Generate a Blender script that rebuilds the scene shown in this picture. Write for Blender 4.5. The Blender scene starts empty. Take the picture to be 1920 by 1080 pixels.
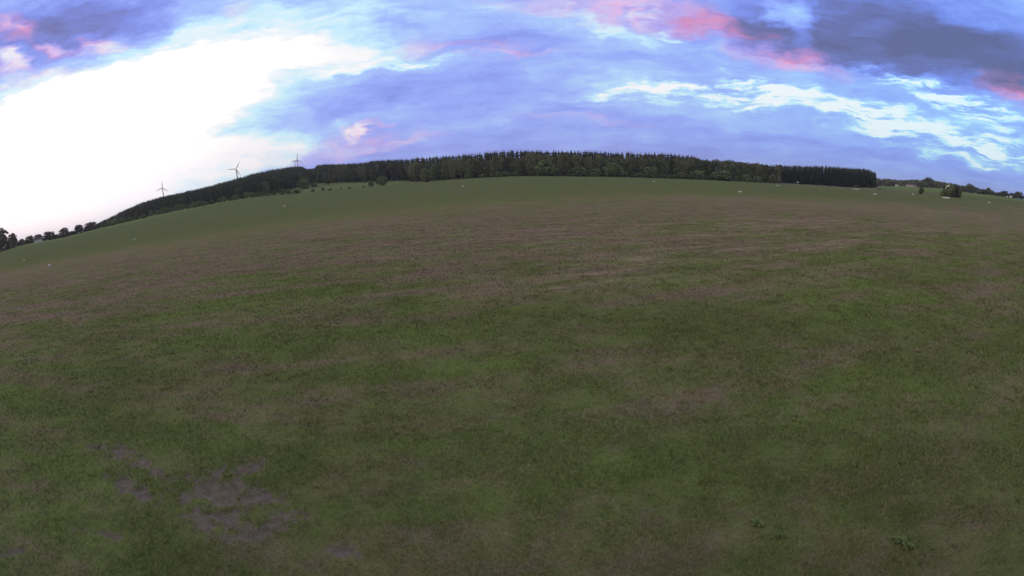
import bpy, math, random
import numpy as np
from mathutils import Matrix, Vector

random.seed(7)
rng = np.random.default_rng(7)
S = bpy.context.scene
COL = S.collection

# ------------------------------------------------------------------ camera
# a wide stitched panorama webcam (124 degrees across), tipped down and slightly rolled
W, H = 1920.0, 1080.0
K = math.radians(124.0) / W            # radians per photo pixel
TILT = math.radians(11.8)
XP, Y0 = 1221.0, 333.5                 # column and row where the true horizon is highest
YC = Y0 + TILT / K
EYE = 3.8
lp = (XP - 960) * K
U = np.array([-math.sin(TILT) * math.sin(lp), -math.sin(TILT) * math.cos(lp), math.cos(TILT)])  # up, in camera axes (right, forward, up)
def camdir(x, y):
    l = (x - 960) * K; p = (YC - y) * K
    return np.array([math.cos(p) * math.sin(l), math.cos(p) * math.cos(l), math.sin(p)])
def horizon_row(x):
    return YC - math.atan(math.tan(TILT) * math.cos((x - XP) * K)) / K
YAX = camdir(775, horizon_row(775))    # looking square across the runway
XAX = np.cross(YAX, U)
M = np.stack([XAX, YAX, U])            # camera axes -> world
def pxdir(x, y): return M @ camdir(x, y)
def azel(x, y):
    d = pxdir(x, y)
    return math.atan2(d[0], d[1]), math.asin(max(-1, min(1, d[2])))
def az_of(x): return azel(x, horizon_row(x))[0]

cam = bpy.data.cameras.new('camera')
cam.type = 'PANO'
cam.panorama_type = 'EQUIRECTANGULAR'
cam.longitude_min, cam.longitude_max = -960 * K, 960 * K
cam.latitude_min, cam.latitude_max = (YC - H) * K, YC * K
cam.clip_start, cam.clip_end = 0.05, 40000
co = bpy.data.objects.new('camera', cam); COL.objects.link(co)
R = np.stack([M @ np.array([1, 0, 0]), M @ np.array([0, 0, 1]), -(M @ np.array([0, 1, 0]))], 1)
co.matrix_world = Matrix.Translation((0, 0, EYE)) @ Matrix(R.tolist()).to_4x4()
S.camera = co

S.view_settings.view_transform = 'Standard'
S.view_settings.look = 'None'
S.view_settings.exposure = 0.15
S.view_settings.gamma = 1.0
S.render.engine = 'CYCLES'
S.cycles.max_bounces = 4
S.cycles.diffuse_bounces = 1
S.cycles.use_denoising = True
S.cycles.denoiser = 'OPENIMAGEDENOISE'
S.cycles.denoising_input_passes = 'RGB_ALBEDO_NORMAL'
S.cycles.denoising_prefilter = 'ACCURATE'

SUN_AZ, _ = azel(110, 440)
SUN_EL = math.radians(10.0)

# ------------------------------------------------------------------ node helpers
class NT:
    def __init__(s, tree): s.t = tree
    def n(s, typ, **kw):
        nd = s.t.nodes.new(typ)
        for k, v in kw.items(): setattr(nd, k, v)
        return nd
    def put(s, sock, v):
        if isinstance(v, bpy.types.NodeSocket): s.t.links.new(v, sock)
        elif v is not None: sock.default_value = v
    def m(s, op, a, b=None, c=None, clamp=False):
        nd = s.n('ShaderNodeMath', operation=op, use_clamp=clamp)
        for i, v in enumerate((a, b, c)): s.put(nd.inputs[i], v)
        return nd.outputs[0]
    def v(s, op, a, b=None, scale=None):
        nd = s.n('ShaderNodeVectorMath', operation=op)
        s.put(nd.inputs[0], a)
        if b is not None: s.put(nd.inputs[1], b)
        if scale is not None: s.put(nd.inputs['Scale'], scale)
        return nd.outputs['Value'] if op in ('LENGTH', 'DOT_PRODUCT') else nd.outputs[0]
    def noise(s, vec, scale, detail=4, rough=.55, dist=0.0, col=False):
        nd = s.n('ShaderNodeTexNoise')
        s.put(nd.inputs['Vector'], vec); nd.inputs['Scale'].default_value = scale
        nd.inputs['Detail'].default_value = detail; nd.inputs['Roughness'].default_value = rough
        nd.inputs['Distortion'].default_value = dist
        return nd.outputs['Color'] if col else nd.outputs['Fac']
    def mr(s, v, a, b, c=0.0, d=1.0, kind='SMOOTHSTEP'):
        nd = s.n('ShaderNodeMapRange', interpolation_type=kind)
        for i, q in enumerate((v, a, b, c, d)): s.put(nd.inputs[i], q)
        return nd.outputs[0]
    def mix(s, f, a, b, blend='MIX'):
        nd = s.n('ShaderNodeMix', data_type='RGBA', blend_type=blend)
        s.put(nd.inputs[0], f)
        for i, q in ((6, a), (7, b)):
            s.put(nd.inputs[i], (*q, 1) if isinstance(q, tuple) and len(q) == 3 else q)
        return nd.outputs[2]
    def ramp(s, f, stops, interp='EASE'):
        nd = s.n('ShaderNodeValToRGB'); cr = nd.color_ramp; cr.interpolation = interp
        while len(cr.elements) < len(stops): cr.elements.new(0.5)
        for e, (p, c) in zip(cr.elements, stops): e.position = p; e.color = (*c, 1)
        s.put(nd.inputs[0], f); return nd.outputs[0]
    def comb(s, x, y, z=0.0):
        nd = s.n('ShaderNodeCombineXYZ')
        for i, q in enumerate((x, y, z)): s.put(nd.inputs[i], q)
        return nd.outputs[0]
    def sep(s, v):
        nd = s.n('ShaderNodeSeparateXYZ'); s.put(nd.inputs[0], v); return nd.outputs
def srgb(r, g, b):
    f = lambda c: (c / 255) / 12.92 if c / 255 <= .04045 else ((c / 255 + .055) / 1.055) ** 2.4
    return (f(r), f(g), f(b))

# ------------------------------------------------------------------ world: dusk sky with cloud layers
world = bpy.data.worlds.new('World'); S.world = world; world.use_nodes = True
world.node_tree.nodes.clear()
w = NT(world.node_tree)
dirv = w.n('ShaderNodeTexCoord').outputs['Generated']
dx, dy, dz = w.sep(dirv)
azs = w.m('ARCTAN2', dx, dy)
els = w.m('ARCSINE', dz)
flat = w.m('ADD', w.m('MAXIMUM', dz, 0.0), 0.13)
plane = w.comb(w.m('DIVIDE', dx, flat), w.m('DIVIDE', dy, flat), 0.0)
ae0 = w.comb(azs, els, 1.0)
wv = w.noise(w.v('MULTIPLY', ae0, (1.0, 2.2, 1.0)), 7.0, 4, .6, col=True)
warp = w.v('MULTIPLY', w.v('SUBTRACT', wv, (.5, .5, .5)), (.24, .115, 0))
ae = w.v('ADD', ae0, warp)
def blob(x, y, rx, ry, ang, amp, inner=0.0, vec=None):
    """soft cloud patch: photo position and half sizes turned into a direction and angular size of the sky"""
    a = math.radians(ang)
    c = azel(x, y)
    p = azel(x + 20 * math.cos(a), y + 20 * math.sin(a)); q = azel(x + 20 * math.sin(a), y - 20 * math.cos(a))
    v1 = ((p[0] - c[0]) / 20, (p[1] - c[1]) / 20); v2 = ((q[0] - c[0]) / 20, (q[1] - c[1]) / 20)
    v1n, v2n = math.hypot(*v1), math.hypot(*v2); e1 = (v1[0] / v1n, v1[1] / v1n); e2 = (-e1[1], e1[0])
    src = vec if vec is not None else ae
    q1 = w.v('DOT_PRODUCT', src, (e1[0] / (v1n * rx), e1[1] / (v1n * rx), -(e1[0] * c[0] + e1[1] * c[1]) / (v1n * rx)))
    q2 = w.v('DOT_PRODUCT', src, (e2[0] / (v2n * ry), e2[1] / (v2n * ry), -(e2[0] * c[0] + e2[1] * c[1]) / (v2n * ry)))
    f = w.m('SUBTRACT', 1.0, w.m('MULTIPLY_ADD', q1, q1, w.m('MULTIPLY', q2, q2)), clamp=True)
    return (w.m('MULTIPLY', f, f), amp)
def total(items):
    t = 0.0
    for i in items: t = w.m('MULTIPLY_ADD', i[0], i[1], t) if isinstance(i, tuple) else w.m('ADD', i, t)
    return t
streak = w.noise(w.v('MULTIPLY', ae, (1.0, 6.0, 1.0)), 4.5, 5, .6)
wisps = w.noise(plane, 1.5, 5, .6)
cirr = w.noise(w.v('MULTIPLY', w.v('ADD', ae0, w.v('SCALE', warp, scale=.45)), (1.0, 5.5, 1.0)), 11.0, 6, .66)
puffs = w.noise(w.v('MULTIPLY', ae, (1.0, 1.7, 1.0)), 15.0, 4, .6)

elev_base = w.mr(els, -.02, .45, .40, .56, 'LINEAR')
B = [elev_base, blob(665, 250, 34, 13, -14, .26), blob(702, 243, 26, 11, -20, .24), blob(110, 88, 34, 14, 0, .22), blob(15, 115, 50, 18, 0, .34), blob(195, 90, 60, 15, -12, .2), blob(25, 45, 50, 30, 0, .16),
     w.m('MULTIPLY', w.m('SUBTRACT', streak, .5), .30),
     w.m('MULTIPLY', w.m('SUBTRACT', wisps, .5), .28), w.m('MULTIPLY', w.m('SUBTRACT', cirr, .5), .32), w.m('MULTIPLY', w.m('SUBTRACT', puffs, .5), .14),
     # blown-out sunset glow and its long arm
     blob(40, 330, 560, 255, -12, .62, .2), blob(230, 195, 420, 110, -14, .42, .2), blob(540, 100, 280, 50, -3, .46, .2),
     blob(600, 35, 330, 60, 2, .20), blob(470, 150, 300, 110, -20, .16), blob(450, 290, 200, 48, -8, .28, .2), blob(400, 225, 380, 170, -15, .14), blob(760, 120, 240, 22, -6, .12), blob(640, 250, 260, 60, -6, .06), blob(330, 75, 190, 60, -15, .22),
     # mauve bank, top left
     blob(30, 65, 350, 105, -8, -.28, .3), blob(220, 25, 250, 85, -10, -.20),
     # blue-violet veil in the middle
     blob(640, 200, 210, 46, -8, -.12, .1), blob(880, 170, 330, 60, 3, -.05), blob(1000, 300, 700, 50, 0, -.06),
     blob(740, 42, 130, 20, 4, -.16, .1), blob(950, 70, 260, 26, 4, -.10), blob(1040, 30, 220, 34, 8, .10),
     blob(1120, 175, 300, 34, -4, .10), blob(700, 130, 160, 14, -8, .14),
     # slate bank, top right
     blob(1600, 0, 460, 105, 8, -.29, .2), blob(1760, 85, 440, 88, 14, -.34, .2), blob(1400, 60, 230, 46, 12, -.14), blob(1560, 90, 260, 36, 13, -.16),
     blob(1890, 90, 240, 110, 16, -.14), blob(1500, 75, 540, 60, 9, -.14), blob(1900, 150, 160, 50, 20, -.14), blob(1580, 290, 330, 26, 4, -.05), blob(1475, 35, 80, 50, 60, .36), blob(1840, 45, 90, 30, 10, .16), blob(1640, 50, 90, 22, 10, .10),
     blob(1150, 55, 140, 16, 20, .14), blob(1480, 190, 520, 80, 7, .13), blob(1830, 240, 240, 80, 14, .12)]
cir = [blob(1400, 172, 190, 34, 8, .42), blob(1580, 200, 220, 30, 8, .42), blob(1710, 240, 270, 44, 15, .55, .1),
     blob(1800, 185, 200, 34, 28, .40), blob(1880, 275, 140, 30, 14, .42), blob(1190, 175, 190, 20, -6, .24), blob(1850, 310, 140, 14, 10, .34),
     blob(720, 122, 220, 16, -8, .2), blob(1250, 60, 180, 20, 25, .16), blob(1700, 150, 150, 20, 18, .3)]
B.append(w.m('MULTIPLY', total(cir), w.mr(cirr, .40, .64, .05, 1.5)))
Bs = total(B)
sky_col = w.ramp(Bs, [(0.0, srgb(98, 100, 146)), (.14, srgb(108, 114, 176)), (.30, srgb(124, 140, 228)), (.44, srgb(146, 166, 247)),
                      (.58, srgb(166, 196, 250)), (.71, srgb(196, 234, 250)), (.87, srgb(246, 246, 248)), (1.0, srgb(250, 247, 250))], 'LINEAR')
# clearer blue towards the right
right = w.mr(azs, az_of(1050), az_of(1850))
sky_col = w.mix(right, sky_col, w.mix(1.0, sky_col, (.82, 1.02, 1.05), 'MULTIPLY'))
P = [blob(20, 50, 80, 45, 10, .9), blob(10, 118, 70, 26, 10, 1.0, .1), blob(110, 92, 50, 18, 5, .8), blob(195, 88, 80, 20, -12, .9),
     blob(80, 145, 170, 18, -8, .8), blob(665, 250, 42, 17, -14, 1.5, .1), blob(705, 243, 36, 14, -20, 1.3), blob(740, 232, 16, 8, 0, 1.2), blob(740, 262, 110, 14, -8, .45),
     blob(900, 78, 130, 13, 4, .5), blob(960, 97, 170, 9, 1, .6), blob(780, 85, 90, 24, -20, .6), blob(1170, 25, 210, 44, 12, 1.0), blob(1340, 50, 110, 38, 14, .9), blob(1000, 10, 150, 26, 5, .5),
     blob(1490, 110, 150, 30, 10, 1.0), blob(1900, 172, 90, 34, 22, .95),
     blob(1100, 228, 190, 10, 4, .3), blob(560, 285, 260, 26, -8, .5), blob(450, 15, 50, 24, -10, .5)]
Pf = w.m('MULTIPLY', total(P), w.mr(puffs, .32, .66, .30, 1.0), clamp=True)
pink = w.ramp(Bs, [(0.0, srgb(212, 124, 150)), (.3, srgb(244, 146, 168)), (.5, srgb(250, 186, 216)), (.75, srgb(255, 226, 238)), (1.0, srgb(252, 246, 248))], 'LINEAR')
sky_col = w.mix(w.m('MULTIPLY', Pf, .75), sky_col, pink)
# the low western glow is far over white: it is what lights the field
over = blob(40, 225, 640, 190, -14, 1.0, .1, ae0)[0]
rosy = w.m('MULTIPLY', blob(60, 400, 470, 170, -14, 1, .0, ae0)[0], .9)
sky_col = w.mix(rosy, sky_col, (1.30, 1.16, 1.22))
over = w.m('MULTIPLY', over, w.mr(Bs, .80, 1.35))
sky_col = w.mix(1.0, sky_col, w.mix(over, (1, 1, 1), (8.5, 7.0, 5.4)), 'MULTIPLY')
# unseen sky overhead and behind is greyed to neutralise the light on the field
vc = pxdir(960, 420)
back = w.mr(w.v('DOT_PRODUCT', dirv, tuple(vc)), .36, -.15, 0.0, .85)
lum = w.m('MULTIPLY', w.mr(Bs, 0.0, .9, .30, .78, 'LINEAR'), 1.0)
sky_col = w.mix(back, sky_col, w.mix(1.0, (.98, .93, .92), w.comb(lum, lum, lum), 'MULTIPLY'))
nish = w.n('ShaderNodeTexSky', sky_type='NISHITA', sun_disc=False, sun_elevation=SUN_EL, sun_rotation=SUN_AZ, air_density=1.2, dust_density=1.0)
bg1 = w.n('ShaderNodeBackground'); w.put(bg1.inputs[0], nish.outputs[0]); bg1.inputs[1].default_value = .05
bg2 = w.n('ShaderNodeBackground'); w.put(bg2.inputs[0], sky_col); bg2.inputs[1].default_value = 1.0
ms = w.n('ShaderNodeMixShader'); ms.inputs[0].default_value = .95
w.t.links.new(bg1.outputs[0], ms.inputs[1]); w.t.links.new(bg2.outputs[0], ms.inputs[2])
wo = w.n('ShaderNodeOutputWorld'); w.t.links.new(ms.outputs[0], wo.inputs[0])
world.cycles.sampling_method = 'MANUAL'; world.cycles.sample_map_resolution = 512

sun = bpy.data.lights.new('sun', 'SUN'); sun.energy = 1.0; sun.angle = math.radians(25); sun.color = (1, .76, .56)
so = bpy.data.objects.new('sun', sun); COL.objects.link(so)
sd = Vector((math.sin(SUN_AZ) * math.cos(SUN_EL), math.cos(SUN_AZ) * math.cos(SUN_EL), math.sin(SUN_EL)))
so.rotation_euler = (-sd).to_track_quat('-Z', 'Y').to_euler()
#@@STRUCT
# ------------------------------------------------------------------ terrain
# ground rows read off the photograph: per column, (distance, row) of the ground beyond the flat runway
COLS = {
 0:    [(600, 471), (900, 472), (2500, 474)],
 40:   [(600, 459), (900, 460), (2500, 462)],
 117:  [(600, 445), (900, 445), (2500, 447)],
 183:  [(560, 429), (750, 429), (1000, 430), (2500, 432)],
 225:  [(540, 420), (760, 415), (1000, 417), (2500, 419)],
 265:  [(520, 411.5), (790, 400), (1000, 402), (2500, 404)],
 300:  [(505, 403), (800, 389), (1000, 391), (2500, 393)],
 400:  [(470, 383), (600, 379), (820, 366), (1050, 367), (2500, 368)],
 484:  [(450, 369.5), (600, 362), (850, 343), (1100, 343), (2500, 345)],
 557:  [(440, 363), (520, 361), (620, 350), (860, 331), (1100, 332), (2500, 334)],
 601:  [(435, 358), (500, 357), (630, 345), (820, 329), (1100, 330), (2500, 332)],
 690:  [(420, 350.3), (480, 350.5), (570, 344), (720, 329), (1100, 330), (2500, 332)],
 780:  [(410, 343), (480, 343), (560, 337), (680, 329), (1100, 329), (2500, 330)],
 867:  [(410, 336), (450, 336), (600, 331), (1100, 321), (2500, 322)],
 961:  [(410, 330), (440, 330.5), (600, 329), (1100, 319), (2500, 320)],
 1080: [(410, 330.6), (440, 331), (600, 329), (1100, 319), (2500, 320)],
 1231: [(410, 334), (440, 334), (600, 332), (1100, 322), (2500, 323)],
 1360: [(420, 339.5), (450, 339), (600, 337), (1100, 328), (2500, 329)],
 1457: [(300, 352), (430, 344), (520, 342), (1100, 334), (2500, 335)],
 1592: [(300, 359), (460, 353), (560, 350), (1100, 343), (2500, 344)],
 1643: [(300, 363), (440, 356), (560, 351.5), (900, 349.5), (1300, 347), (2500, 349)],
 1693: [(280, 367.5), (370, 361.5), (560, 355), (900, 350), (1300, 346), (2500, 350)],
 1767: [(230, 374), (330, 366.7), (560, 358), (800, 353), (1200, 351), (2500, 355)],
 1800: [(230, 378), (330, 371), (560, 363), (760, 359.5), (1200, 358), (2500, 362)],
 1867: [(230, 383), (330, 377), (560, 369), (720, 366), (1200, 367), (2500, 369)],
 1920: [(220, 388.5), (330, 383), (560, 376), (680, 374), (1200, 375), (2500, 378)],
}
RG = np.concatenate([[0.0], np.geomspace(1.2, 9000, 170)])
xs = sorted(COLS)
prof = []
for x in xs:
    rr, zz = [0, 190], [0, 0]
    for r, y in COLS[x]:
        rr.append(r); zz.append(EYE + r * math.tan(azel(x, y)[1]))
    rr.append(9000); zz.append(zz[-1])
    prof.append(np.interp(RG, rr, zz))
caz = np.array([az_of(x) for x in xs]); prof = np.array(prof)
NA = 900
AZG = np.linspace(-math.pi, math.pi, NA + 1)[:-1]
wide = np.concatenate([[caz[0] - .9, caz[0] - .25], caz, [caz[-1] + .25, caz[-1] + .9]])
pw = np.concatenate([[prof[0] * 0, prof[0]], prof, [prof[-1], prof[-1] * 0]])
ZG = np.stack([np.interp(AZG, wide, pw[:, j]) for j in range(len(RG))], 1)      # az x r
for _ in range(3):
    ZG[:, 1:-1] = .25 * ZG[:, :-2] + .5 * ZG[:, 1:-1] + .25 * ZG[:, 2:]
    ZG = .25 * np.roll(ZG, 1, 0) + .5 * ZG + .25 * np.roll(ZG, -1, 0)

def hash2(ix, iy, seed):
    h = (ix.astype(np.int64) * 374761393 + iy.astype(np.int64) * 668265263 + seed * 982451653) & 0x7fffffff
    h = ((h ^ (h >> 13)) * 1274126177) & 0x7fffffff
    return ((h ^ (h >> 16)) & 0xffff) / 65535.0
def vnoise(x, y, seed=0, octaves=4):
    out = 0; amp = .5; tot = 0
    for o in range(octaves):
        fx, fy = np.floor(x), np.floor(y); tx, ty = x - fx, y - fy
        tx = tx * tx * (3 - 2 * tx); ty = ty * ty * (3 - 2 * ty)
        a, b = hash2(fx, fy, seed + o), hash2(fx + 1, fy, seed + o)
        c, d = hash2(fx, fy + 1, seed + o), hash2(fx + 1, fy + 1, seed + o)
        out = out + amp * ((a * (1 - tx) + b * tx) * (1 - ty) + (c * (1 - tx) + d * tx) * ty)
        tot += amp; amp *= .5; x = x * 2.03 + 17.1; y = y * 2.03 + 9.7
    return out / tot
def relief(x, y):                       # small unevenness of the turf
    r = np.hypot(x, y)
    return (vnoise(x * .8, y * .8, 3, 3) - .5) * .10 * np.clip(r / 3, 0, 1) + (vnoise(x * .05, y * .05, 5, 3) - .5) * np.clip(r - 20, 0, 60) / 60 * .5
def terrain(x, y):
    x = np.asarray(x, float); y = np.asarray(y, float)
    a = (np.arctan2(x, y) + math.pi) / (2 * math.pi) * NA; r = np.hypot(x, y)
    i = np.floor(a).astype(int); f = a - i; i0, i1 = i % NA, (i + 1) % NA
    j = np.clip(np.searchsorted(RG, r) - 1, 0, len(RG) - 2); g = np.clip((r - RG[j]) / (RG[j + 1] - RG[j]), 0, 1)
    z = (ZG[i0, j] * (1 - f) + ZG[i1, j] * f) * (1 - g) + (ZG[i0, j + 1] * (1 - f) + ZG[i1, j + 1] * f) * g
    return z + relief(x, y)
def ground_at(x, y): return float(terrain(np.array([x]), np.array([y]))[0])
def spot(px, r, py=None):
    """ground point at distance r under photo column px"""
    a = azel(px, py if py is not None else horizon_row(px))[0]
    X, Y = r * math.sin(a), r * math.cos(a)
    return X, Y, ground_at(X, Y)
def flat_hit(px, py):
    d = pxdir(px, py); s = -EYE / d[2]
    return d[0] * s, d[1] * s

# bare, wet-looking soil in front of the camera: patches with their own shape
BARE = [(215, 845, 45, 14, 10), (280, 880, 70, 16, 25), (420, 920, 120, 40, 8), (380, 965, 110, 30, 12), (545, 970, 50, 18, 15), (480, 1000, 80, 20, -15),
        (250, 915, 60, 18, 20), (640, 1035, 45, 12, 0), (180, 1000, 40, 8, 8), (30, 1030, 35, 9, -20), (440, 880, 60, 16, -10)]
bare_xy = []
for x, y, rx, ry, ang in BARE:
    c = np.array(flat_hit(x, y)); a = math.radians(ang)
    v1 = np.array(flat_hit(x + rx * math.cos(a), y + rx * math.sin(a))) - c
    v2 = np.array(flat_hit(x - ry * math.sin(a), y + ry * math.cos(a))) - c
    bare_xy.append((c, np.linalg.inv(np.stack([v1, v2], 1))))
def bare(x, y):
    m = np.zeros_like(x)
    for c, A in bare_xy:
        q = np.hypot(A[0, 0] * (x - c[0]) + A[0, 1] * (y - c[1]), A[1, 0] * (x - c[0]) + A[1, 1] * (y - c[1]))
        m = np.maximum(m, np.clip(1.35 - q, 0, 1))
    n = vnoise(x * 2.6, y * 2.6, 11, 5); n2 = vnoise(x * 9.0, y * 9.0, 15, 4)
    return np.clip((m * .95 + (n - .5) * 1.5 + (n2 - .5) * 2.3 - .20) * 1.4, 0, 1) * (m > 0)

def mat_new(name, spec=.25):
    m = bpy.data.materials.new(name); m.use_nodes = True; m.node_tree.nodes.clear()
    t = NT(m.node_tree)
    o = t.n('ShaderNodeOutputMaterial'); b = t.n('ShaderNodeBsdfPrincipled'); t.t.links.new(b.outputs[0], o.inputs[0])
    b.inputs['Specular IOR Level'].default_value = spec
    return m, t, b
def field_colour(t, pos):
    """turf colour by place on the airfield: green sward, dry brown runway strip, mottling, mown streaks"""
    x, y, z = t.sep(pos)
    flatp = t.comb(x, y, 0.0)
    big = t.noise(flatp, .045, 4, .6)
    along = t.noise(t.comb(t.m('MULTIPLY', x, .16), y, 0.0), .45, 6, .68)
    mid = t.noise(flatp, .36, 6, .68, .5)
    fine = t.noise(flatp, 3.2, 4, .7)
    # dry strip of the runway, roughly 14 to 78 m out
    yy = t.m('ADD', y, t.m('MULTIPLY', t.m('SUBTRACT', big, .5), 75.0))
    strip = t.m('MULTIPLY', t.mr(yy, 10.0, 30.0), t.mr(yy, 112.0, 52.0))
    rr = t.v('LENGTH', flatp)
    dry = t.m('MULTIPLY_ADD', strip, .30, t.m('MULTIPLY', t.m('SUBTRACT', mid, .5), 1.4))
    dry = t.m('MULTIPLY_ADD', t.m('SUBTRACT', along, .5), 1.9, dry)
    dry = t.m('MULTIPLY_ADD', t.m('SUBTRACT', fine, .5), .7, dry)
    dry = t.m('MULTIPLY_ADD', t.mr(rr, 95, 150), -.16, dry)
    dry = t.mr(dry, -.20, .54, 0, 1)
    green = t.mix(t.mr(t.noise(flatp, .16, 4, .6), .35, .65), G_GREEN1, G_GREEN2)
    green = t.mix(t.mr(rr, 70, 200), green, G_FAR)
    green = t.mix(t.m('MULTIPLY', t.mr(along, .42, .62), t.mr(rr, 60, 140, 0, .8)), green, G_FAR2)
    green = t.mix(t.mr(rr, 425, 500), green, G_MEADOW)
    dryc = t.mix(t.mr(t.noise(flatp, .8, 4, .65), .3, .7), G_DRY1, G_DRY2)
    col = t.mix(dry, green, dryc)
    # bleached straw left in the mown swathes, most of it on the worn part to the right
    worn = 0.0
    for cx, cy, ax, ay in WORN:
        q = t.v('MULTIPLY', t.v('SUBTRACT', flatp, (cx, cy, 0)), (1 / ax, 1 / ay, 0))
        worn = t.m('ADD', t.mr(t.v('LENGTH', q), 1.0, .2), worn)
    sn = t.noise(t.comb(t.m('MULTIPLY', x, .22), y, 3.0), .8, 6, .75)
    straw = t.m('MULTIPLY', t.mr(sn, .44, .70), t.m('MULTIPLY_ADD', worn, .34, t.m('MULTIPLY', strip, .26)), clamp=True)
    col = t.mix(straw, col, G_STRAW)
    return col, fine
WORN = [(*flat_hit(1740, 396), 46, 15), (*flat_hit(1480, 470), 20, 10), (*flat_hit(1300, 495), 14, 7), (*flat_hit(1560, 425), 30, 12), (*flat_hit(1850, 440), 24, 10), (*flat_hit(1250, 420), 24, 12)]
G_GREEN1 = (.122, .132, .042); G_GREEN2 = (.146, .172, .048); G_FAR = (.118, .134, .050); G_FAR2 = (.148, .146, .066); G_MEADOW = (.150, .180, .064)
G_DRY1 = (.226, .156, .095); G_DRY2 = (.204, .148, .100); G_STRAW = (.36, .265, .165)

m_ground, t, b = mat_new('turf_ground', 0.0)
geo = t.n('ShaderNodeNewGeometry')
col, fine = field_colour(t, geo.outputs['Position'])
at = t.n('ShaderNodeAttribute', attribute_name='bare')
px_, py_, pz_ = t.sep(geo.outputs['Position'])
soil_n = t.noise(geo.outputs['Position'], 7.0, 6, .7)
soil = t.mix(t.mr(soil_n, .3, .7), (.125, .092, .070), (.205, .156, .128))
col = t.mix(at.outputs['Fac'], col, soil)
t.put(b.inputs['Base Color'], col)
b.inputs['Roughness'].default_value = .9
bmp = t.n('ShaderNodeBump'); t.put(bmp.inputs['Strength'], t.mr(t.v('LENGTH', geo.outputs['Position']), 5, 60, .6, .12, 'LINEAR')); bmp.inputs['Distance'].default_value = .12
t.put(bmp.inputs['Height'], t.m('ADD', t.noise(geo.outputs['Position'], 1.3, 8, .75), t.m('MULTIPLY', t.noise(geo.outputs['Position'], 14, 4, .7), .25)))
t.put(b.inputs['Normal'], bmp.outputs[0])

def mesh_np(name, verts, faces, mats, smooth=False, attrs=None, fmat=None):
    """faces: int array (n,3) or (n,4)"""
    me = bpy.data.meshes.new(name)
    verts = np.asarray(verts, np.float32); faces = np.asarray(faces, np.int32); n, c = faces.shape
    me.vertices.add(len(verts)); me.vertices.foreach_set('co', verts.ravel())
    me.loops.add(n * c); me.loops.foreach_set('vertex_index', faces.ravel())
    me.polygons.add(n); me.polygons.foreach_set('loop_start', np.arange(0, n * c, c, dtype=np.int32))
    me.polygons.foreach_set('use_smooth', np.full(n, smooth))
    for m in mats: me.materials.append(m)
    if fmat is not None: me.polygons.foreach_set('material_index', np.asarray(fmat, np.int32))
    for k, v in (attrs or {}).items():
        a = me.attributes.new(k, 'FLOAT', 'POINT'); a.data.foreach_set('value', np.asarray(v, np.float32))
    me.update(calc_edges=True); me.validate()
    return me
def link(name, me, parent=None, loc=None):
    o = bpy.data.objects.new(name, me); COL.objects.link(o)
    if parent is not None: o.parent = parent
    if loc is not None: o.location = loc
    return o
def tag(o, label=None, cat=None, group=None, kind=None):
    if label: o['label'] = label
    if cat: o['category'] = cat
    if group: o['group'] = group
    if kind: o['kind'] = kind
    return o

# ground sheet: polar grid, dense in the foreground
rings = np.concatenate([np.linspace(1.2, 12, 190), np.geomspace(12.15, 9000, 190)])
na = 1200
# finer in front (camera side) than behind
u = np.linspace(-1, 1, na + 1)[:-1]
aa = math.pi * (.62 * u + .38 * u ** 3)
X = np.outer(np.sin(aa), rings); Y = np.outer(np.cos(aa), rings)
Zt = terrain(X.ravel(), Y.ravel())
bv = bare(X.ravel(), Y.ravel())
Zt = Zt - bv * .02
V = np.stack([X.ravel(), Y.ravel(), Zt], 1)
nr = len(rings)
ii, jj = np.meshgrid(np.arange(na), np.arange(nr - 1), indexing='ij')
f = np.stack([ii * nr + jj, ii * nr + jj + 1, ((ii + 1) % na) * nr + jj + 1, ((ii + 1) % na) * nr + jj], -1).reshape(-1, 4)
V = np.vstack([V, [[0, 0, ground_at(0, .01)]]])
bv = np.append(bv, 0)
cap = [[len(V) - 1, i * nr, ((i + 1) % na) * nr, ((i + 1) % na) * nr] for i in range(na)]
me = mesh_np('ground', V, f, [m_ground], True, {'bare': bv})
g = tag(link('ground', me), 'mown grass airfield with brown dry strips and bare soil', kind='structure')

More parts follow.
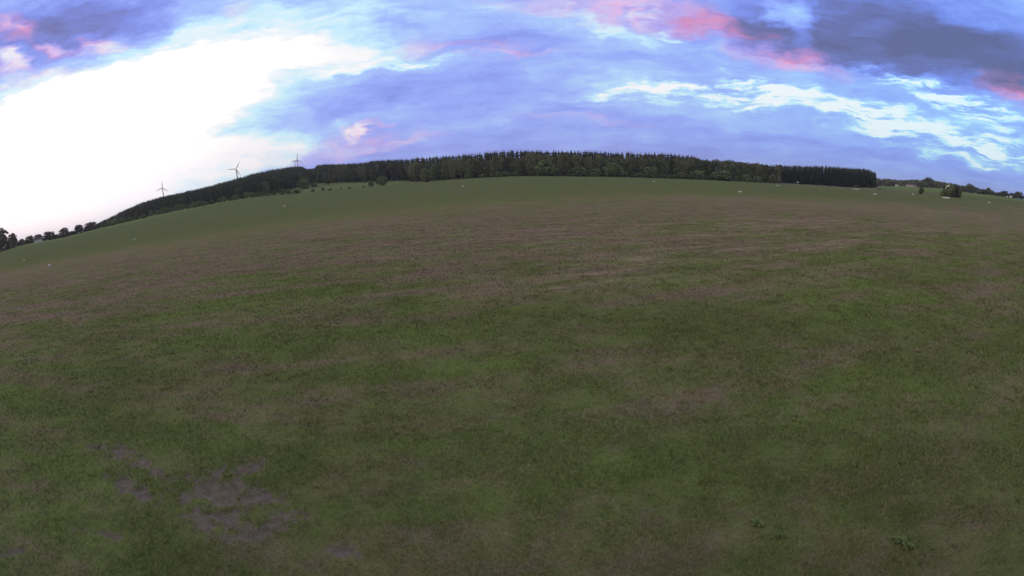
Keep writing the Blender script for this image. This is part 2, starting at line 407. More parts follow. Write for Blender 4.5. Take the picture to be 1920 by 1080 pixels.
# thin dirt track at the far end of the field, in front of the spruce block
m_track, t, b = mat_new('track_soil', 0.0)
tc = t.n('ShaderNodeNewGeometry').outputs['Position']
t.put(b.inputs['Base Color'], t.mix(t.mr(t.noise(tc, .4, 5, .6), .35, .65), (.15, .085, .070), (.20, .13, .11))); b.inputs['Roughness'].default_value = .95
m_rough, t, b = mat_new('rough_grass', 0.0)
tc = t.n('ShaderNodeNewGeometry').outputs['Position']
t.put(b.inputs['Base Color'], t.mix(t.mr(t.noise(tc, .3, 5, .6), .35, .65), (.13, .12, .07), (.24, .18, .13))); b.inputs['Roughness'].default_value = .95
def strip_mesh(name, pts, half, mat, lift, label):
    # pts (px, r)
    P_ = []
    for (x0, r0), (x1, r1) in zip(pts[:-1], pts[1:]):
        for s in np.linspace(0, 1, 24, endpoint=False): P_.append(spot(x0 + (x1 - x0) * s, r0 + (r1 - r0) * s)[:2])
    P_.append(spot(*pts[-1])[:2]); P_ = np.array(P_)
    T = np.gradient(P_, axis=0); T /= np.linalg.norm(T, axis=1)[:, None]; N = np.stack([-T[:, 1], T[:, 0]], 1)
    rows = []
    for k in np.linspace(-1, 1, 7):
        q = P_ + N * half * k * (1 + .25 * (vnoise(P_[:, 0] * .1, P_[:, 1] * .1, 3)[:, None] - .5))
        rows.append(np.column_stack([q, terrain(q[:, 0], q[:, 1]) + lift * (1 - k * k) + .01]))
    n = len(P_); V = np.vstack(rows)
    f = [[k * n + i, k * n + i + 1, (k + 1) * n + i + 1, (k + 1) * n + i] for k in range(6) for i in range(n - 1)]
    return tag(link(name, mesh_np(name, V, f, [mat], True)), label, kind='structure')
strip_mesh('verge', [(1462, 452), (1530, 458), (1600, 455), (1650, 440)], 8, m_rough, .5, 'pale unmown grass verge in front of the spruce block')
strip_mesh('dirt_track', [(1440, 436), (1509, 438), (1592, 430), (1676, 395), (1717, 368), (1767, 335), (1790, 325)], 3.2, m_track, .34, 'reddish dirt track along the end of the airfield')
#@@OBJ
# ------------------------------------------------------------------ materials of things
def leaf_mat(name, c1, c2, scale=.35, rough=.75):
    m, t, b = mat_new(name, .05)
    pos = t.n('ShaderNodeNewGeometry').outputs['Position']
    oi = t.n('ShaderNodeObjectInfo').outputs['Random']
    n = t.mr(t.noise(pos, scale, 3, .6), .3, .7)
    col = t.mix(n, c1, c2)
    hs = t.n('ShaderNodeHueSaturation'); t.put(hs.inputs['Color'], col)
    t.put(hs.inputs['Value'], t.mr(oi, 0, 1, .78, 1.25, 'LINEAR')); t.put(hs.inputs['Hue'], t.mr(oi, 0, 1, .485, .515, 'LINEAR'))
    t.put(b.inputs['Base Color'], hs.outputs[0]); b.inputs['Roughness'].default_value = rough
    return m
def plain_mat(name, c, rough=.6, var=.12, scale=2.0, metal=0.0):
    m, t, b = mat_new(name)
    tc = t.n('ShaderNodeTexCoord').outputs['Object']
    n = t.noise(tc, scale, 4, .6)
    lo = tuple(v * (1 - var) for v in c); hi = tuple(min(1, v * (1 + var)) for v in c)
    t.put(b.inputs['Base Color'], t.mix(t.mr(n, .3, .7), lo, hi)); b.inputs['Roughness'].default_value = rough; b.inputs['Metallic'].default_value = metal
    return m
m_spruce = leaf_mat('spruce_needles', (.042, .054, .032), (.070, .082, .046))
m_leaf = leaf_mat('broad_leaves', (.125, .120, .066), (.178, .166, .090))
m_leaf2 = leaf_mat('dark_leaves', (.082, .098, .048), (.130, .136, .068))
m_leafy = leaf_mat('young_leaves', (.090, .115, .036), (.130, .150, .050))
m_leafr = leaf_mat('reddish_leaves', (.085, .068, .046), (.120, .085, .058))
m_bark = plain_mat('bark', (.075, .062, .052), .95, .3, 3)
m_birch = plain_mat('birch_bark', (.42, .40, .37), .85, .35, 1.5)
m_white = plain_mat('white_paint', (.74, .72, .69), .5, .05)
m_tower = plain_mat('turbine_paint', (.28, .27, .29), .5, .05)
m_wood = plain_mat('weathered_wood', (.22, .19, .16), .9, .25, 4)
m_dark = plain_mat('interior_shade', (.02, .02, .02), .8, .1)
m_roof = plain_mat('roof_tiles', (.13, .075, .06), .8, .2)
m_wall = plain_mat('house_plaster', (.72, .69, .66), .85, .06)
m_wallp = plain_mat('pink_plaster', (.66, .53, .48), .85, .06)
m_glass = plain_mat('window_glass', (.06, .07, .09), .15, .1)
m_steel = plain_mat('galvanised_steel', (.40, .41, .42), .45, .1, 3, .7)
m_sock = plain_mat('windsock_cloth', (.82, .78, .70), .9, .06)
m_red = plain_mat('red_paint', (.45, .05, .04), .5, .1)

# ------------------------------------------------------------------ shape helpers
class MB:
    def __init__(s): s.v = []; s.f = []
    def box(s, c, d, rz=0.0, taper=1.0):
        n = len(s.v); cz, sz = math.cos(rz), math.sin(rz)
        for z in (-1, 1):
            k = taper if z > 0 else 1
            for x, y in ((-1, -1), (1, -1), (1, 1), (-1, 1)):
                px, py = x * d[0] / 2 * k, y * d[1] / 2 * k
                s.v.append((c[0] + px * cz - py * sz, c[1] + px * sz + py * cz, c[2] + z * d[2] / 2))
        s.f += [[n, n + 3, n + 2, n + 1], [n + 4, n + 5, n + 6, n + 7]] + [[n + i, n + (i + 1) % 4, n + 4 + (i + 1) % 4, n + 4 + i] for i in range(4)]
        return s
    def tube(s, pts, rad, seg=8, cap=True):
        base = len(s.v); pts = [Vector(p) for p in pts]
        for i, p in enumerate(pts):
            d = (pts[min(i + 1, len(pts) - 1)] - pts[max(i - 1, 0)]).normalized()
            a = d.cross(Vector((0, 0, 1)) if abs(d.z) < .95 else Vector((1, 0, 0))).normalized(); b2 = d.cross(a)
            for k in range(seg):
                th = 2 * math.pi * k / seg
                s.v.append(tuple(p + (a * math.cos(th) + b2 * math.sin(th)) * rad[i]))
        for i in range(len(pts) - 1):
            for k in range(seg):
                a0 = base + i * seg + k; a1 = base + i * seg + (k + 1) % seg
                s.f.append([a0, a1, a1 + seg, a0 + seg])
        if cap:
            for e, r0 in ((0, base), (1, base + (len(pts) - 1) * seg)):
                s.v.append(tuple(pts[-1 if e else 0])); c = len(s.v) - 1
                for k in range(seg): s.f.append([r0 + k, r0 + (k + 1) % seg, c] if e else [r0 + (k + 1) % seg, r0 + k, c])
        return s
    def prism(s, poly, y0, y1):
        """poly in x,z extruded along y"""
        n = len(s.v); k = len(poly)
        for y in (y0, y1): s.v += [(x, y, z) for x, z in poly]
        s.f += [list(range(n, n + k)), list(range(n + 2 * k - 1, n + k - 1, -1))]
        s.f += [[n + (i + 1) % k, n + i, n + k + i, n + k + (i + 1) % k] for i in range(k)]
        return s
    def mesh(s, name, mat, smooth=False):
        me = bpy.data.meshes.new(name); me.from_pydata(s.v, [], s.f); me.materials.append(mat)
        if smooth: me.polygons.foreach_set('use_smooth', [True] * len(me.polygons))
        me.update(); return me
    def build(s, name, mat, parent=None, smooth=False, loc=None): return link(name, s.mesh(name, mat, smooth), parent, loc)
def empty(name, loc, rz=0.0):
    o = bpy.data.objects.new(name, None); COL.objects.link(o); o.location = loc; o.rotation_euler = (0, 0, rz); o.empty_display_size = .5
    return o

# ------------------------------------------------------------------ trees
def spruce_np(seed, levels, per, h=1.0, core=True):
    """unit-height spruce crown; radius about .16 of the height"""
    r = np.random.default_rng(seed); V = []; F = []
    for i in range(levels):
        z = .10 + .88 * (i + r.uniform(-.3, .3)) / levels
        R0 = .155 * (1 - z) ** .62 + .008
        off = r.uniform(0, 6.28)
        for j in range(per):
            a = off + 6.283 * j / per + r.uniform(-.3, .3); R_ = R0 * r.uniform(.65, 1.25); w_ = R0 * r.uniform(.32, .55)
            dz = -R_ * r.uniform(.2, .6)
            ca, sa = math.cos(a), math.sin(a); n = len(V)
            V += [(-sa * w_ * .4, ca * w_ * .4, z + .012), (sa * w_ * .4, -ca * w_ * .4, z + .012),
                  (ca * R_ * .6 + sa * w_, sa * R_ * .6 - ca * w_, z + dz * .55), (ca * R_ * .6 - sa * w_, sa * R_ * .6 + ca * w_, z + dz * .55 - .01),
                  (ca * R_ + sa * w_ * .25, sa * R_ - ca * w_ * .25, z + dz * .9), (ca * R_ - sa * w_ * .25, sa * R_ + ca * w_ * .25, z + dz * .9 - .01)]
            F += [[n, n + 1, n + 2], [n, n + 2, n + 3], [n + 3, n + 2, n + 4], [n + 3, n + 4, n + 5]]
    if core:
        n = len(V)
        V += [(.07 * math.cos(k * 1.2566), .07 * math.sin(k * 1.2566), .10) for k in range(5)] + [(0, 0, 1.0)]
        F += [[n + k, n + (k + 1) % 5, n + 5] for k in range(5)]
    return np.array(V), np.array(F)
def crown_np(seed, count, lobes, size, squash=1.0, bottom=.22):
    """unit-height, roughly unit-wide leafy crown out of many small leaf-clump faces round several lobes"""
    r = np.random.default_rng(seed); L = []
    for i in range(lobes):
        t_ = (i + .5) / lobes; a = i * 2.4 + r.uniform(-.4, .4)
        zc = bottom + .08 + (1 - bottom - .2) * t_
        spread = .27 * math.sin(math.pi * (.18 + .72 * t_)) * (0.5 + .5 * r.random())
        L.append((spread * math.cos(a), spread * math.sin(a), zc, r.uniform(.15, .24)))
    L.append((0, 0, bottom + .36, .30))
    L = np.array(L); k = r.integers(0, len(L), count)
    d = r.normal(size=(count, 3)); d /= np.linalg.norm(d, axis=1)[:, None]
    rad = L[k, 3] * r.uniform(.55, 1.12, count) ** .6
    c = L[k, :3] + d * rad[:, None] * np.array([1, 1, .95])
    c[:, 2] = np.clip(c[:, 2], .02, .995)
    nrm = d + r.normal(size=(count, 3)) * .6; nrm /= np.linalg.norm(nrm, axis=1)[:, None]
    ax = np.cross(nrm, r.normal(size=(count, 3))); ax /= np.linalg.norm(ax, axis=1)[:, None]; ay = np.cross(nrm, ax)
    s = (size * r.uniform(.6, 1.5, count))[:, None]
    V = np.stack([c - ax * s - ay * s * .6, c + ax * s * .8 - ay * s * .8, c + ax * s + ay * s * .7, c - ax * s * .7 + ay * s], 1).reshape(-1, 3)
    n = np.arange(count) * 4
    F = np.concatenate([np.stack([n, n + 1, n + 2], 1), np.stack([n, n + 2, n + 3], 1)])
    return V, F
def trunk_mb(seed, top, r0, limbs=5, spread=.2):
    """unit-height tapered trunk with limbs"""
    r = random.Random(seed); b_ = MB()
    pts = [(0, 0, -.03), (r.uniform(-.01, .01), r.uniform(-.01, .01), top * .4), (r.uniform(-.02, .02), r.uniform(-.02, .02), top * .75), (0, 0, top)]
    b_.tube(pts, [r0 * 1.25, r0, r0 * .7, r0 * .2], 7)
    for i in range(limbs):
        z = top * (.4 + .5 * i / max(1, limbs)); a = i * 2.4
        b_.tube([(0, 0, z), (spread * .5 * math.cos(a), spread * .5 * math.sin(a), z + spread * .5), (spread * math.cos(a), spread * math.sin(a), z + spread * .8)], [r0 * .5, r0 * .35, r0 * .12], 5)
    return b_
spruce_me = []
for s_ in range(5):
    v, f_ = spruce_np(s_, 17, 9); spruce_me.append(mesh_np('spruce_crown', v, f_, [m_spruce]))
spruce_trunk = trunk_mb(1, .95, .011, 0).mesh('spruce_trunk', m_bark, True)
def crowns(n0, n, count, lobes, size, mat, bottom=.22, name='leafy_crown'):
    out = []
    for s_ in range(n):
        v, f_ = crown_np(n0 + s_, count, lobes, size, bottom=bottom); out.append(mesh_np(name, v, f_, [mat]))
    return out
broad_me = crowns(20, 4, 1200, 14, .034, m_leaf2, .12)
birch_me = crowns(30, 4, 1000, 14, .032, m_leaf, .20)
m_bushleaf = leaf_mat('bush_leaves', (.128, .155, .060), (.185, .205, .085))
bush_me = crowns(40, 4, 900, 10, .036, m_bushleaf, .04, 'bush_foliage')
bushy_me = crowns(50, 2, 800, 9, .036, m_leafy, .04, 'bush_foliage')
red_me = crowns(60, 4, 1100, 13, .036, m_leafr, .02)
low_me = crowns(64, 3, 1100, 13, .034, m_leaf2, .02)
broad_trunk = [trunk_mb(70 + i, .80, .022).mesh('trunk', m_bark, True) for i in range(2)]
birch_trunk = [trunk_mb(80 + i, .92, .011, 4, .12).mesh('trunk', m_birch, True) for i in range(3)]
bush_stem = [trunk_mb(90 + i, .55, .025, 5, .25).mesh('stems', m_bark, True) for i in range(2)]

def tree(name, loc, h, w_, crown_me, trunk_me, label, cat, group=None):
    e = empty(name, loc, random.uniform(0, 6.28))
    c = link('crown' if cat == 'tree' else 'foliage', crown_me, e); c.scale = (w_, w_, h)
    k = link('trunk' if cat == 'tree' else 'stems', trunk_me, e); ws = max(.7, min(1, w_ / h)) * h; k.scale = (ws, ws, h)
    tag(e, label, cat, group); return e
def hgt(px, ytop, ybase, r): return r * (math.tan(azel(px, ytop)[1]) - math.tan(azel(px, ybase)[1]))

# skyline and forest-front curves read off the photograph
SKY_X = [150, 183, 225, 271, 306, 354, 400, 447, 484, 526, 557, 576, 583, 598, 603, 651, 688, 705, 780, 853, 900, 945, 1007, 1089, 1210, 1241, 1300, 1312, 1360, 1397, 1459, 1463, 1551, 1622, 1638, 1643]
SKY_Y = [428, 419, 398, 378, 367, 357, 346, 333, 322, 313, 309, 309, 314, 313, 306, 304, 302, 298, 293, 288, 284, 279, 279, 280, 284, 283, 289, 295, 299, 303, 309, 307, 309, 314, 319, 324]
FR_X = [165, 183, 265, 400, 505, 540, 567, 600, 640, 690, 761, 785, 800, 900, 1000, 1231, 1457, 1500, 1592, 1643]
FR_R = [610, 590, 560, 515, 530, 560, 610, 640, 615, 585, 555, 480, 470, 450, 445, 445, 455, 475, 505, 525]
gx = np.linspace(-40, 1960, 500); gaz = np.array([az_of(x) for x in gx])
def az2px(a): return np.interp(a, gaz, gx)
def sky_height(x, y):
    """how tall a tree standing at x, y may be before it breaks the wood's skyline"""
    r = math.hypot(x, y); p = float(az2px(math.atan2(x, y)))
    e = azel(p, float(np.interp(p, SKY_X, SKY_Y)))[1]
    return EYE + r * math.tan(e) - ground_at(x, y)

front, mass = [], []
a0, a1 = az_of(172), az_of(1641)
step = 6.4
for gxi in np.arange(-900, 900, step):
    for gyi in np.arange(60, 1000, step):
        x = gxi + random.uniform(-.42, .42) * step; y = gyi + random.uniform(-.42, .42) * step
        a = math.atan2(x, y)
        if not a0 < a < a1: continue
        r = math.hypot(x, y); p = float(az2px(a)); fr = float(np.interp(p, FR_X, FR_R))
        depth = float(np.interp(p, [170, 250, 560, 700, 800, 1641], [160, 270, 270, 170, 120, 100]))
        if not fr < r < fr + depth: continue
        (front if r < fr + 9 else mass).append((x, y, r, p, (r - fr) / depth))
def kind_of(p, q):
    u_ = random.random()
    if p < 600: return 'spruce' if u_ < .93 else 'broad'
    if p < 780: return 'spruce' if u_ < .45 + q * .6 else ('birch' if u_ < .8 else 'broad')
    if p < 1462: return 'spruce' if q > .5 or u_ < .05 else ('birch' if u_ < .45 else 'broad')
    return 'spruce'
def tree_height(x, y, p, q, kind):
    lim = sky_height(x, y)
    nat = {'spruce': random.uniform(20, 27), 'birch': random.uniform(15, 22), 'broad': random.uniform(12, 20)}[kind]
    if p > 1462: nat = random.uniform(24, 30)
    if p < 640 and q < .06: nat *= .75
    hi = lim + random.uniform(-2.2, .4) if lim > 14 else random.uniform(.75, 1.0) * max(lim, 4)
    if q > .55 and kind == 'spruce': return max(6, min(hi, 32))
    return max(5, min(nat, hi))
FRONT_LABELS = {
 'spruce': ('spruce_tree', 'dark spruce in the front row of the hillside wood', 'front row spruces of the hillside wood'),
 'block': ('spruce_tree', 'tall dark spruce on the straight edge of the spruce block', 'front row of the spruce block'),
 'mixed': ('spruce_tree', 'dark spruce among the leafy trees at the wood edge', 'spruces in the mixed wood edge'),
 'birch': ('birch_tree', 'slender pale-stemmed tree at the edge of the mixed wood', 'pale-stemmed trees along the wood edge'),
 'broad': ('broadleaf_tree', 'dull green broadleaf tree at the edge of the mixed wood', 'broadleaf trees along the wood edge')}
SECT = [(240, 'at the low left end of the hillside wood'), (360, 'below the leftmost wind turbine'), (500, 'below the second wind turbine'), (585, 'below the third wind turbine'), (640, 'at the inner corner of the meadow'),
        (780, 'behind the pair of round meadow bushes'), (900, 'behind the large dome-shaped bush'), (1045, 'behind the biggest domed bush'), (1180, 'behind the tall pointed bush'), (1300, 'behind the rounded bush'),
        (1463, 'just left of the raised hide'), (1530, 'just right of the raised hide'), (1595, 'midway along the spruce block'), (1700, 'at the blunt right end of the spruce block')]
def where_is(p): return next(w__ for lim_, w__ in SECT if p < lim_)
LOOK = {'spruce': 'dark spruce in the front row', 'block': 'tall dark spruce on the straight edge', 'mixed': 'dark spruce among leafy trees', 'birch': 'slender pale-stemmed tree at the wood edge', 'broad': 'dull green broadleaf tree at the wood edge'}
for x, y, r, p, q in front:
    k = kind_of(p, q); h = tree_height(x, y, p, q, k)
    key = k if k != 'spruce' else ('block' if p > 1462 else ('mixed' if p > 640 else 'spruce'))
    nm, lb, gr = FRONT_LABELS[key]; where = where_is(p); lb = LOOK[key] + ' ' + where; gr = gr + ', ' + where
    z = ground_at(x, y) - .1
    if k == 'spruce': tree(nm, (x, y, z), h, h * random.uniform(.85, 1.15) * (1.55 if key == 'block' else 1), random.choice(spruce_me), spruce_trunk, lb, 'tree', gr)
    elif k == 'birch': tree(nm, (x, y, z), h, h * random.uniform(.5, .7), random.choice(birch_me), random.choice(birch_trunk), lb, 'tree', gr)
    else: tree(nm, (x, y, z), h, h * random.uniform(.7, .95), random.choice(broad_me), random.choice(broad_trunk), lb, 'tree', gr)

lod = {'spruce': [spruce_np(200 + i, 9, 7) for i in range(5)], 'birch': [crown_np(220 + i, 130, 9, .055, bottom=.25) for i in range(3)], 'broad': [crown_np(230 + i, 150, 9, .058) for i in range(3)]}
def wood(name, items, label, cat='wood'):
    Vs, Fs, Ms, off = [], [], [], 0
    for x, y, h, w_, k in items:
        v, f_ = random.choice(lod[k]); a = random.uniform(0, 6.28); ca, sa = math.cos(a), math.sin(a)
        q = np.stack([(v[:, 0] * ca - v[:, 1] * sa) * w_ + x, (v[:, 0] * sa + v[:, 1] * ca) * w_ + y, v[:, 2] * h + ground_at(x, y) - .2], 1)
        Vs.append(q); Fs.append(f_ + off); off += len(v); Ms.append(np.full(len(f_), {'spruce': 0, 'birch': 1, 'broad': 2}[k]))
    me = mesh_np(name, np.vstack(Vs), np.vstack(Fs), [m_spruce, m_leaf, m_leaf2], fmat=np.concatenate(Ms))
    return tag(link(name, me), label, cat, kind='stuff')
hill, mid, block = [], [], []
for x, y, r, p, q in mass:
    k = kind_of(p, q); h = tree_height(x, y, p, q, k)
    w_ = h * (random.uniform(1.25, 1.7) if k == 'spruce' else random.uniform(.5, .75))
    (hill if p < 640 else mid if p < 1462 else block).append((x, y, h, w_, k))
wood('hillside_forest', hill, 'dense dark spruce forest covering the hillside left of centre')
wood('mixed_forest', mid, 'mixed wood behind the middle of the airfield, spruce tips on its skyline')
wood('spruce_plantation', block, 'interior of the dark spruce block right of centre')
print('front', len(front), 'hill', len(hill), 'mid', len(mid), 'block', len(block))

# bushes and single trees that stand out: (column, row of top, row of base, width in px, distance, kind, label)
def bush(px, yt, yb, wpx, r, me_list, label, name='bush', cat='bush', group=None, trunk=None):
    x, y, z = spot(px, r, yb); h = max(.6, hgt(px, yt, yb, r)); w_ = wpx * K * r * 1.15
    return tree(name, (x, y, z - .05), h * 1.04, w_, random.choice(me_list), trunk or random.choice(bush_stem), label, cat, group)
SINGLE = [
 (800, 316, 341, 29, 425, bush_me, 'large dome-shaped bush alone before the wood, left of the yellow-green shrub'),
 (717, 331, 349, 27, 430, bush_me, 'larger of two round bushes side by side at the meadow edge'),
 (696, 338, 350, 14, 430, bush_me, 'smaller of two round bushes side by side at the meadow edge'),
 (833, 319, 338, 17, 432, bushy_me, 'upright yellow-green shrub standing against the dark wood'),
 (877, 315, 335, 14, 440, bush_me, 'narrow green shrub right of the yellow-green shrub'),
 (1025, 302, 331, 54, 425, bush_me, 'biggest domed bush at the foot of the pale birch trunks'),
 (1082, 313, 331, 40, 428, bush_me, 'low spreading bush just right of the biggest domed bush'),
 (1116, 316, 331, 26, 425, bush_me, 'small round bush between two spreading bushes in mid-wood edge'),
 (1151, 307, 332, 48, 430, bush_me, 'tall pointed bush in front of the middle of the wood'),
 (1191, 324, 333, 14, 425, bushy_me, 'tiny yellow-green bush between the pointed and the rounded bush'),
 (1220, 313, 334, 36, 425, bush_me, 'rounded bush above the lone white marker by the wood'),
 (1279, 325, 336, 34, 424, bushy_me, 'low yellow-green flat-topped bush at the wood edge'),
 (1309, 320, 337, 30, 430, bush_me, 'upright dark bush right of the flat-topped yellow bush'),
 (1353, 320, 338, 50, 430, bush_me, 'wide mounded bush left of the raised hide'),
 (1399, 327, 341, 26, 432, bush_me, 'small scrub bush midway to the raised hide'),
 (1418, 331, 342, 20, 434, bush_me, 'low scrub bush nearer the raised hide'),
 (1434, 327, 343, 16, 438, bushy_me, 'pale green bush just left of the raised hide'),
 (1448, 329, 344, 18, 436, bush_me, 'grey-green bush touching the raised hide'),
 (1605, 346, 353, 13, 415, bush_me, 'small low bush behind the long white board on the grass'),
 (617, 329, 350, 22, 600, broad_me, 'dark broad tree at the meadow corner of the left wood'),
 (572, 337, 357, 26, 560, bush_me, 'tall thicket bush at the left end of the meadow'),
 (590, 343, 352, 14, 570, bush_me, 'smaller thicket bush right of the tall one in the meadow'),
 (606, 353, 359, 8, 450, bush_me, 'short dark shrub in the meadow left of a low shrub row'),
 (619, 355, 358, 12, 450, bush_me, 'low flat shrub at the right end of a low shrub row'),
 (587, 355, 360, 10, 448, bush_me, 'low dark shrub at the left end of a low shrub row'),
 (655, 352, 355, 8, 440, bush_me, 'very small shrub alone on the meadow edge'),
 (682, 349.5, 352, 8, 436, bush_me, 'low tuft of a shrub beside the pair of round bushes'),
 (640, 354, 356.5, 5, 440, bush_me, 'tiniest shrub dot on the meadow edge'),
]
for px, yt, yb, wp, r, ml, lb in SINGLE:
    if ml is broad_me: bush(px, yt, yb, wp, r, ml, lb, 'broadleaf_tree', 'tree', None, broad_trunk[0])
    else: bush(px, yt, yb, wp, r, ml, lb)
# hedge line of scrub under the hillside wood
edge_x = [183, 265, 400, 505, 567]; edge_y = [429, 411.5, 383, 367, 362]; edge_r = [560, 520, 470, 450, 440]
px = 196.0
while px < 566:
    yb = float(np.interp(px, edge_x, edge_y)); r = float(np.interp(px, edge_x, edge_r)) + random.uniform(6, 26)
    hpx = random.uniform(6, 12)
    bush(px, yb - hpx, yb + .5, random.uniform(10, 22), r, bush_me if random.random() < .75 else bushy_me, 'scrub bush in the hedge line ' + where_is(px), group='hedge line, ' + where_is(px))
    px += random.uniform(8, 15)
px = 905.0
while px < 1462:
    yb = float(np.interp(px, [905, 961, 1080, 1231, 1360, 1457], [333, 330, 331, 334, 339, 344]))
    bush(px, yb - random.uniform(4, 9), yb + .5, random.uniform(12, 24), random.uniform(434, 446), bush_me if random.random() < .8 else bushy_me, 'low undergrowth bush at the foot of the wood ' + where_is(px), group='undergrowth along the mixed wood, ' + where_is(px))
    px += random.uniform(11, 20)
# birches whose pale trunks show
for px, yt, wp in ((992, 288, 14), (1000, 286, 15), (1051, 290, 13), (1062, 288, 15), (1203, 292, 13), (848, 300, 16)):
    bush(px, yt, 331 if px > 900 else 337, wp, 441, birch_me, 'birch with a bare white trunk showing in front of the mixed wood', 'birch_tree', 'tree', 'birches with white trunks showing', birch_trunk[0])
# trees on the far left rim
LEFT = [(6, 427, 470, 36, 520, 'tallest dark tree, cut off by the left picture edge'), (28, 438, 464, 17, 540, 'feathery tree right beside the tall tree at the left edge'),
        (43, 449, 460, 12, 560, 'low round tree between the feathery tree and the pale shed'), (58, 444, 457, 20, 590, 'left one of two joined round trees behind the pale shed'),
        (74, 442, 455, 20, 590, 'right one of two joined round trees behind the pale shed'), (94, 435, 450, 26, 580, 'bushy tree right of the pale shed on the left rim'),
        (123, 428, 444, 20, 575, 'rounded tree alone left of the hillside wood'), (136, 434, 441, 14, 580, 'low bushy tree between two rounded trees on the left rim'),
        (150, 424, 439, 20, 575, 'broad rounded tree nearest the hillside wood'), (174, 420, 434, 26, 590, 'tree at the low left end of the hillside wood'),
        (108, 441, 448, 14, 590, 'small low tree filling the gap left of the lone rounded tree')]
for px, yt, yb, wp, r, lb in LEFT:
    bush(px, yt, yb + 1, wp * 1.2, r, red_me, lb, 'broadleaf_tree', 'tree', 'trees along the left rim', broad_trunk[1])

for px in (14, 21, 36, 50, 66, 84, 103, 115, 129, 143, 160, 167):
    yb = float(np.interp(px, [0, 40, 87, 117, 183], [471, 459, 451, 445, 429]))
    bush(px, yb - random.uniform(4, 7), yb + 1, random.uniform(13, 20), 590, red_me, 'low hedge bush on the left rim ' + ('left of the pale shed' if px < 60 else 'right of the pale shed'), group='hedge along the left rim, ' + ('left' if px < 60 else 'right') + ' of the shed')
# far right: wooded ridge, clump, lone tree
RX = [1640, 1670, 1700, 1707, 1725, 1740, 1750, 1775, 1792, 1800, 1817, 1833, 1845, 1851, 1857, 1866]
RY = [333.5, 335, 337, 335.5, 335.5, 334, 337.5, 342, 344, 347.5, 346.7, 352, 354, 352, 356, 360]
far = []
for i in range(420):
    p = random.uniform(1636, 1864); r = random.uniform(0, 1) ** .8
    base = float(np.interp(p, [1640, 1700, 1767, 1800, 1867], [940, 930, 830, 790, 740]))
    far.append((p, base + r * 130))
ridge = []
for p, r in far:
    x, y, z = spot(p, r); e = azel(p, float(np.interp(p, RX, RY)))[1]
    lim = EYE + r * math.tan(e) - z
    k = random.choice(['spruce', 'broad', 'broad', 'birch'])
    h = max(4, min(lim + random.uniform(-2.5, .3), random.uniform(10, 20)))
    ridge.append((x, y, h, h * (1.0 if k == 'spruce' else random.uniform(.6, .95)), k))
wood('ridge_wood', ridge, 'distant wooded ridge on the right horizon behind the white houses')
def ridge_at(p): return 'left of the small white house' if p < 1681 else 'behind the small lone tree' if p < 1750 else 'behind the windsock' if p < 1800 else 'beyond the windsock bushes'
for i in range(26):
    p = 1648 + i * 8.2 + random.uniform(-3, 3)
    if 1676 < p < 1720: continue
    r = float(np.interp(p, [1640, 1700, 1767, 1800, 1867], [925, 915, 815, 775, 725]))
    yb = float(np.interp(p, [1640, 1700, 1767, 1800, 1867], [349.5, 350, 353, 359.5, 366]))
    yt = max(float(np.interp(p, RX, RY)) + 2, yb - random.uniform(6, 11))
    bush(p, yt, yb + .4, random.uniform(9, 16), r, low_me if i % 3 else red_me, 'broadleaf tree at the foot of the right ridge ' + ridge_at(p), 'broadleaf_tree', 'tree', 'trees along the foot of the right ridge ' + ridge_at(p), broad_trunk[0])
for px, yt, yb, wp, r, lb in ((1851, 351.5, 364, 8, 735, 'narrow upright dark tree rising above the far right hedge'),
                              (1817, 345.5, 361, 16, 760, 'rounded tree topping the right ridge above the field end'),
                              (1740, 333, 351, 20, 880, 'rounded tree highest on the distant right ridge'),
                              (1882, 359, 369, 18, 690, 'left rounded tree of the clump at the right picture edge'),
                              (1896, 362.5, 371, 14, 690, 'low middle tree of the clump at the right picture edge'),
                              (1908, 360.5, 373, 20, 685, 'right rounded tree of the clump at the right picture edge'),
                              (1924, 366, 376, 18, 680, 'tree cut off by the right picture edge')):
    bush(px, yt, yb + .6, wp * 1.15, r, low_me, lb, 'broadleaf_tree', 'tree', None, broad_trunk[0])
for px in (1836, 1846, 1858, 1866, 1874, 1888, 1901, 1914):
    yb = float(np.interp(px, [1800, 1867, 1920], [360, 366, 374.5]))
    bush(px, yb - random.uniform(4, 6.5), yb + 1, random.uniform(12, 18), 695, low_me, 'low hedge bush between the trees at the far right', group='hedge at the far right')
bush(1727, 351, 364, 13, 345, low_me, 'small round lone tree standing on the open grass at right', 'broadleaf_tree', 'tree', None, broad_trunk[1])
bush(1778, 346.5, 368.5, 26, 325, bush_me, 'tall dense bush behind the windsock')
bush(1768, 357, 368, 14, 322, bush_me, 'low left skirt bush of the clump behind the windsock')
bush(1791, 348, 368, 18, 330, red_me, 'brownish right-hand bush of the clump behind the windsock')
bush(1798, 354, 369, 12, 330, bush_me, 'smallest right-end bush of the clump behind the windsock')

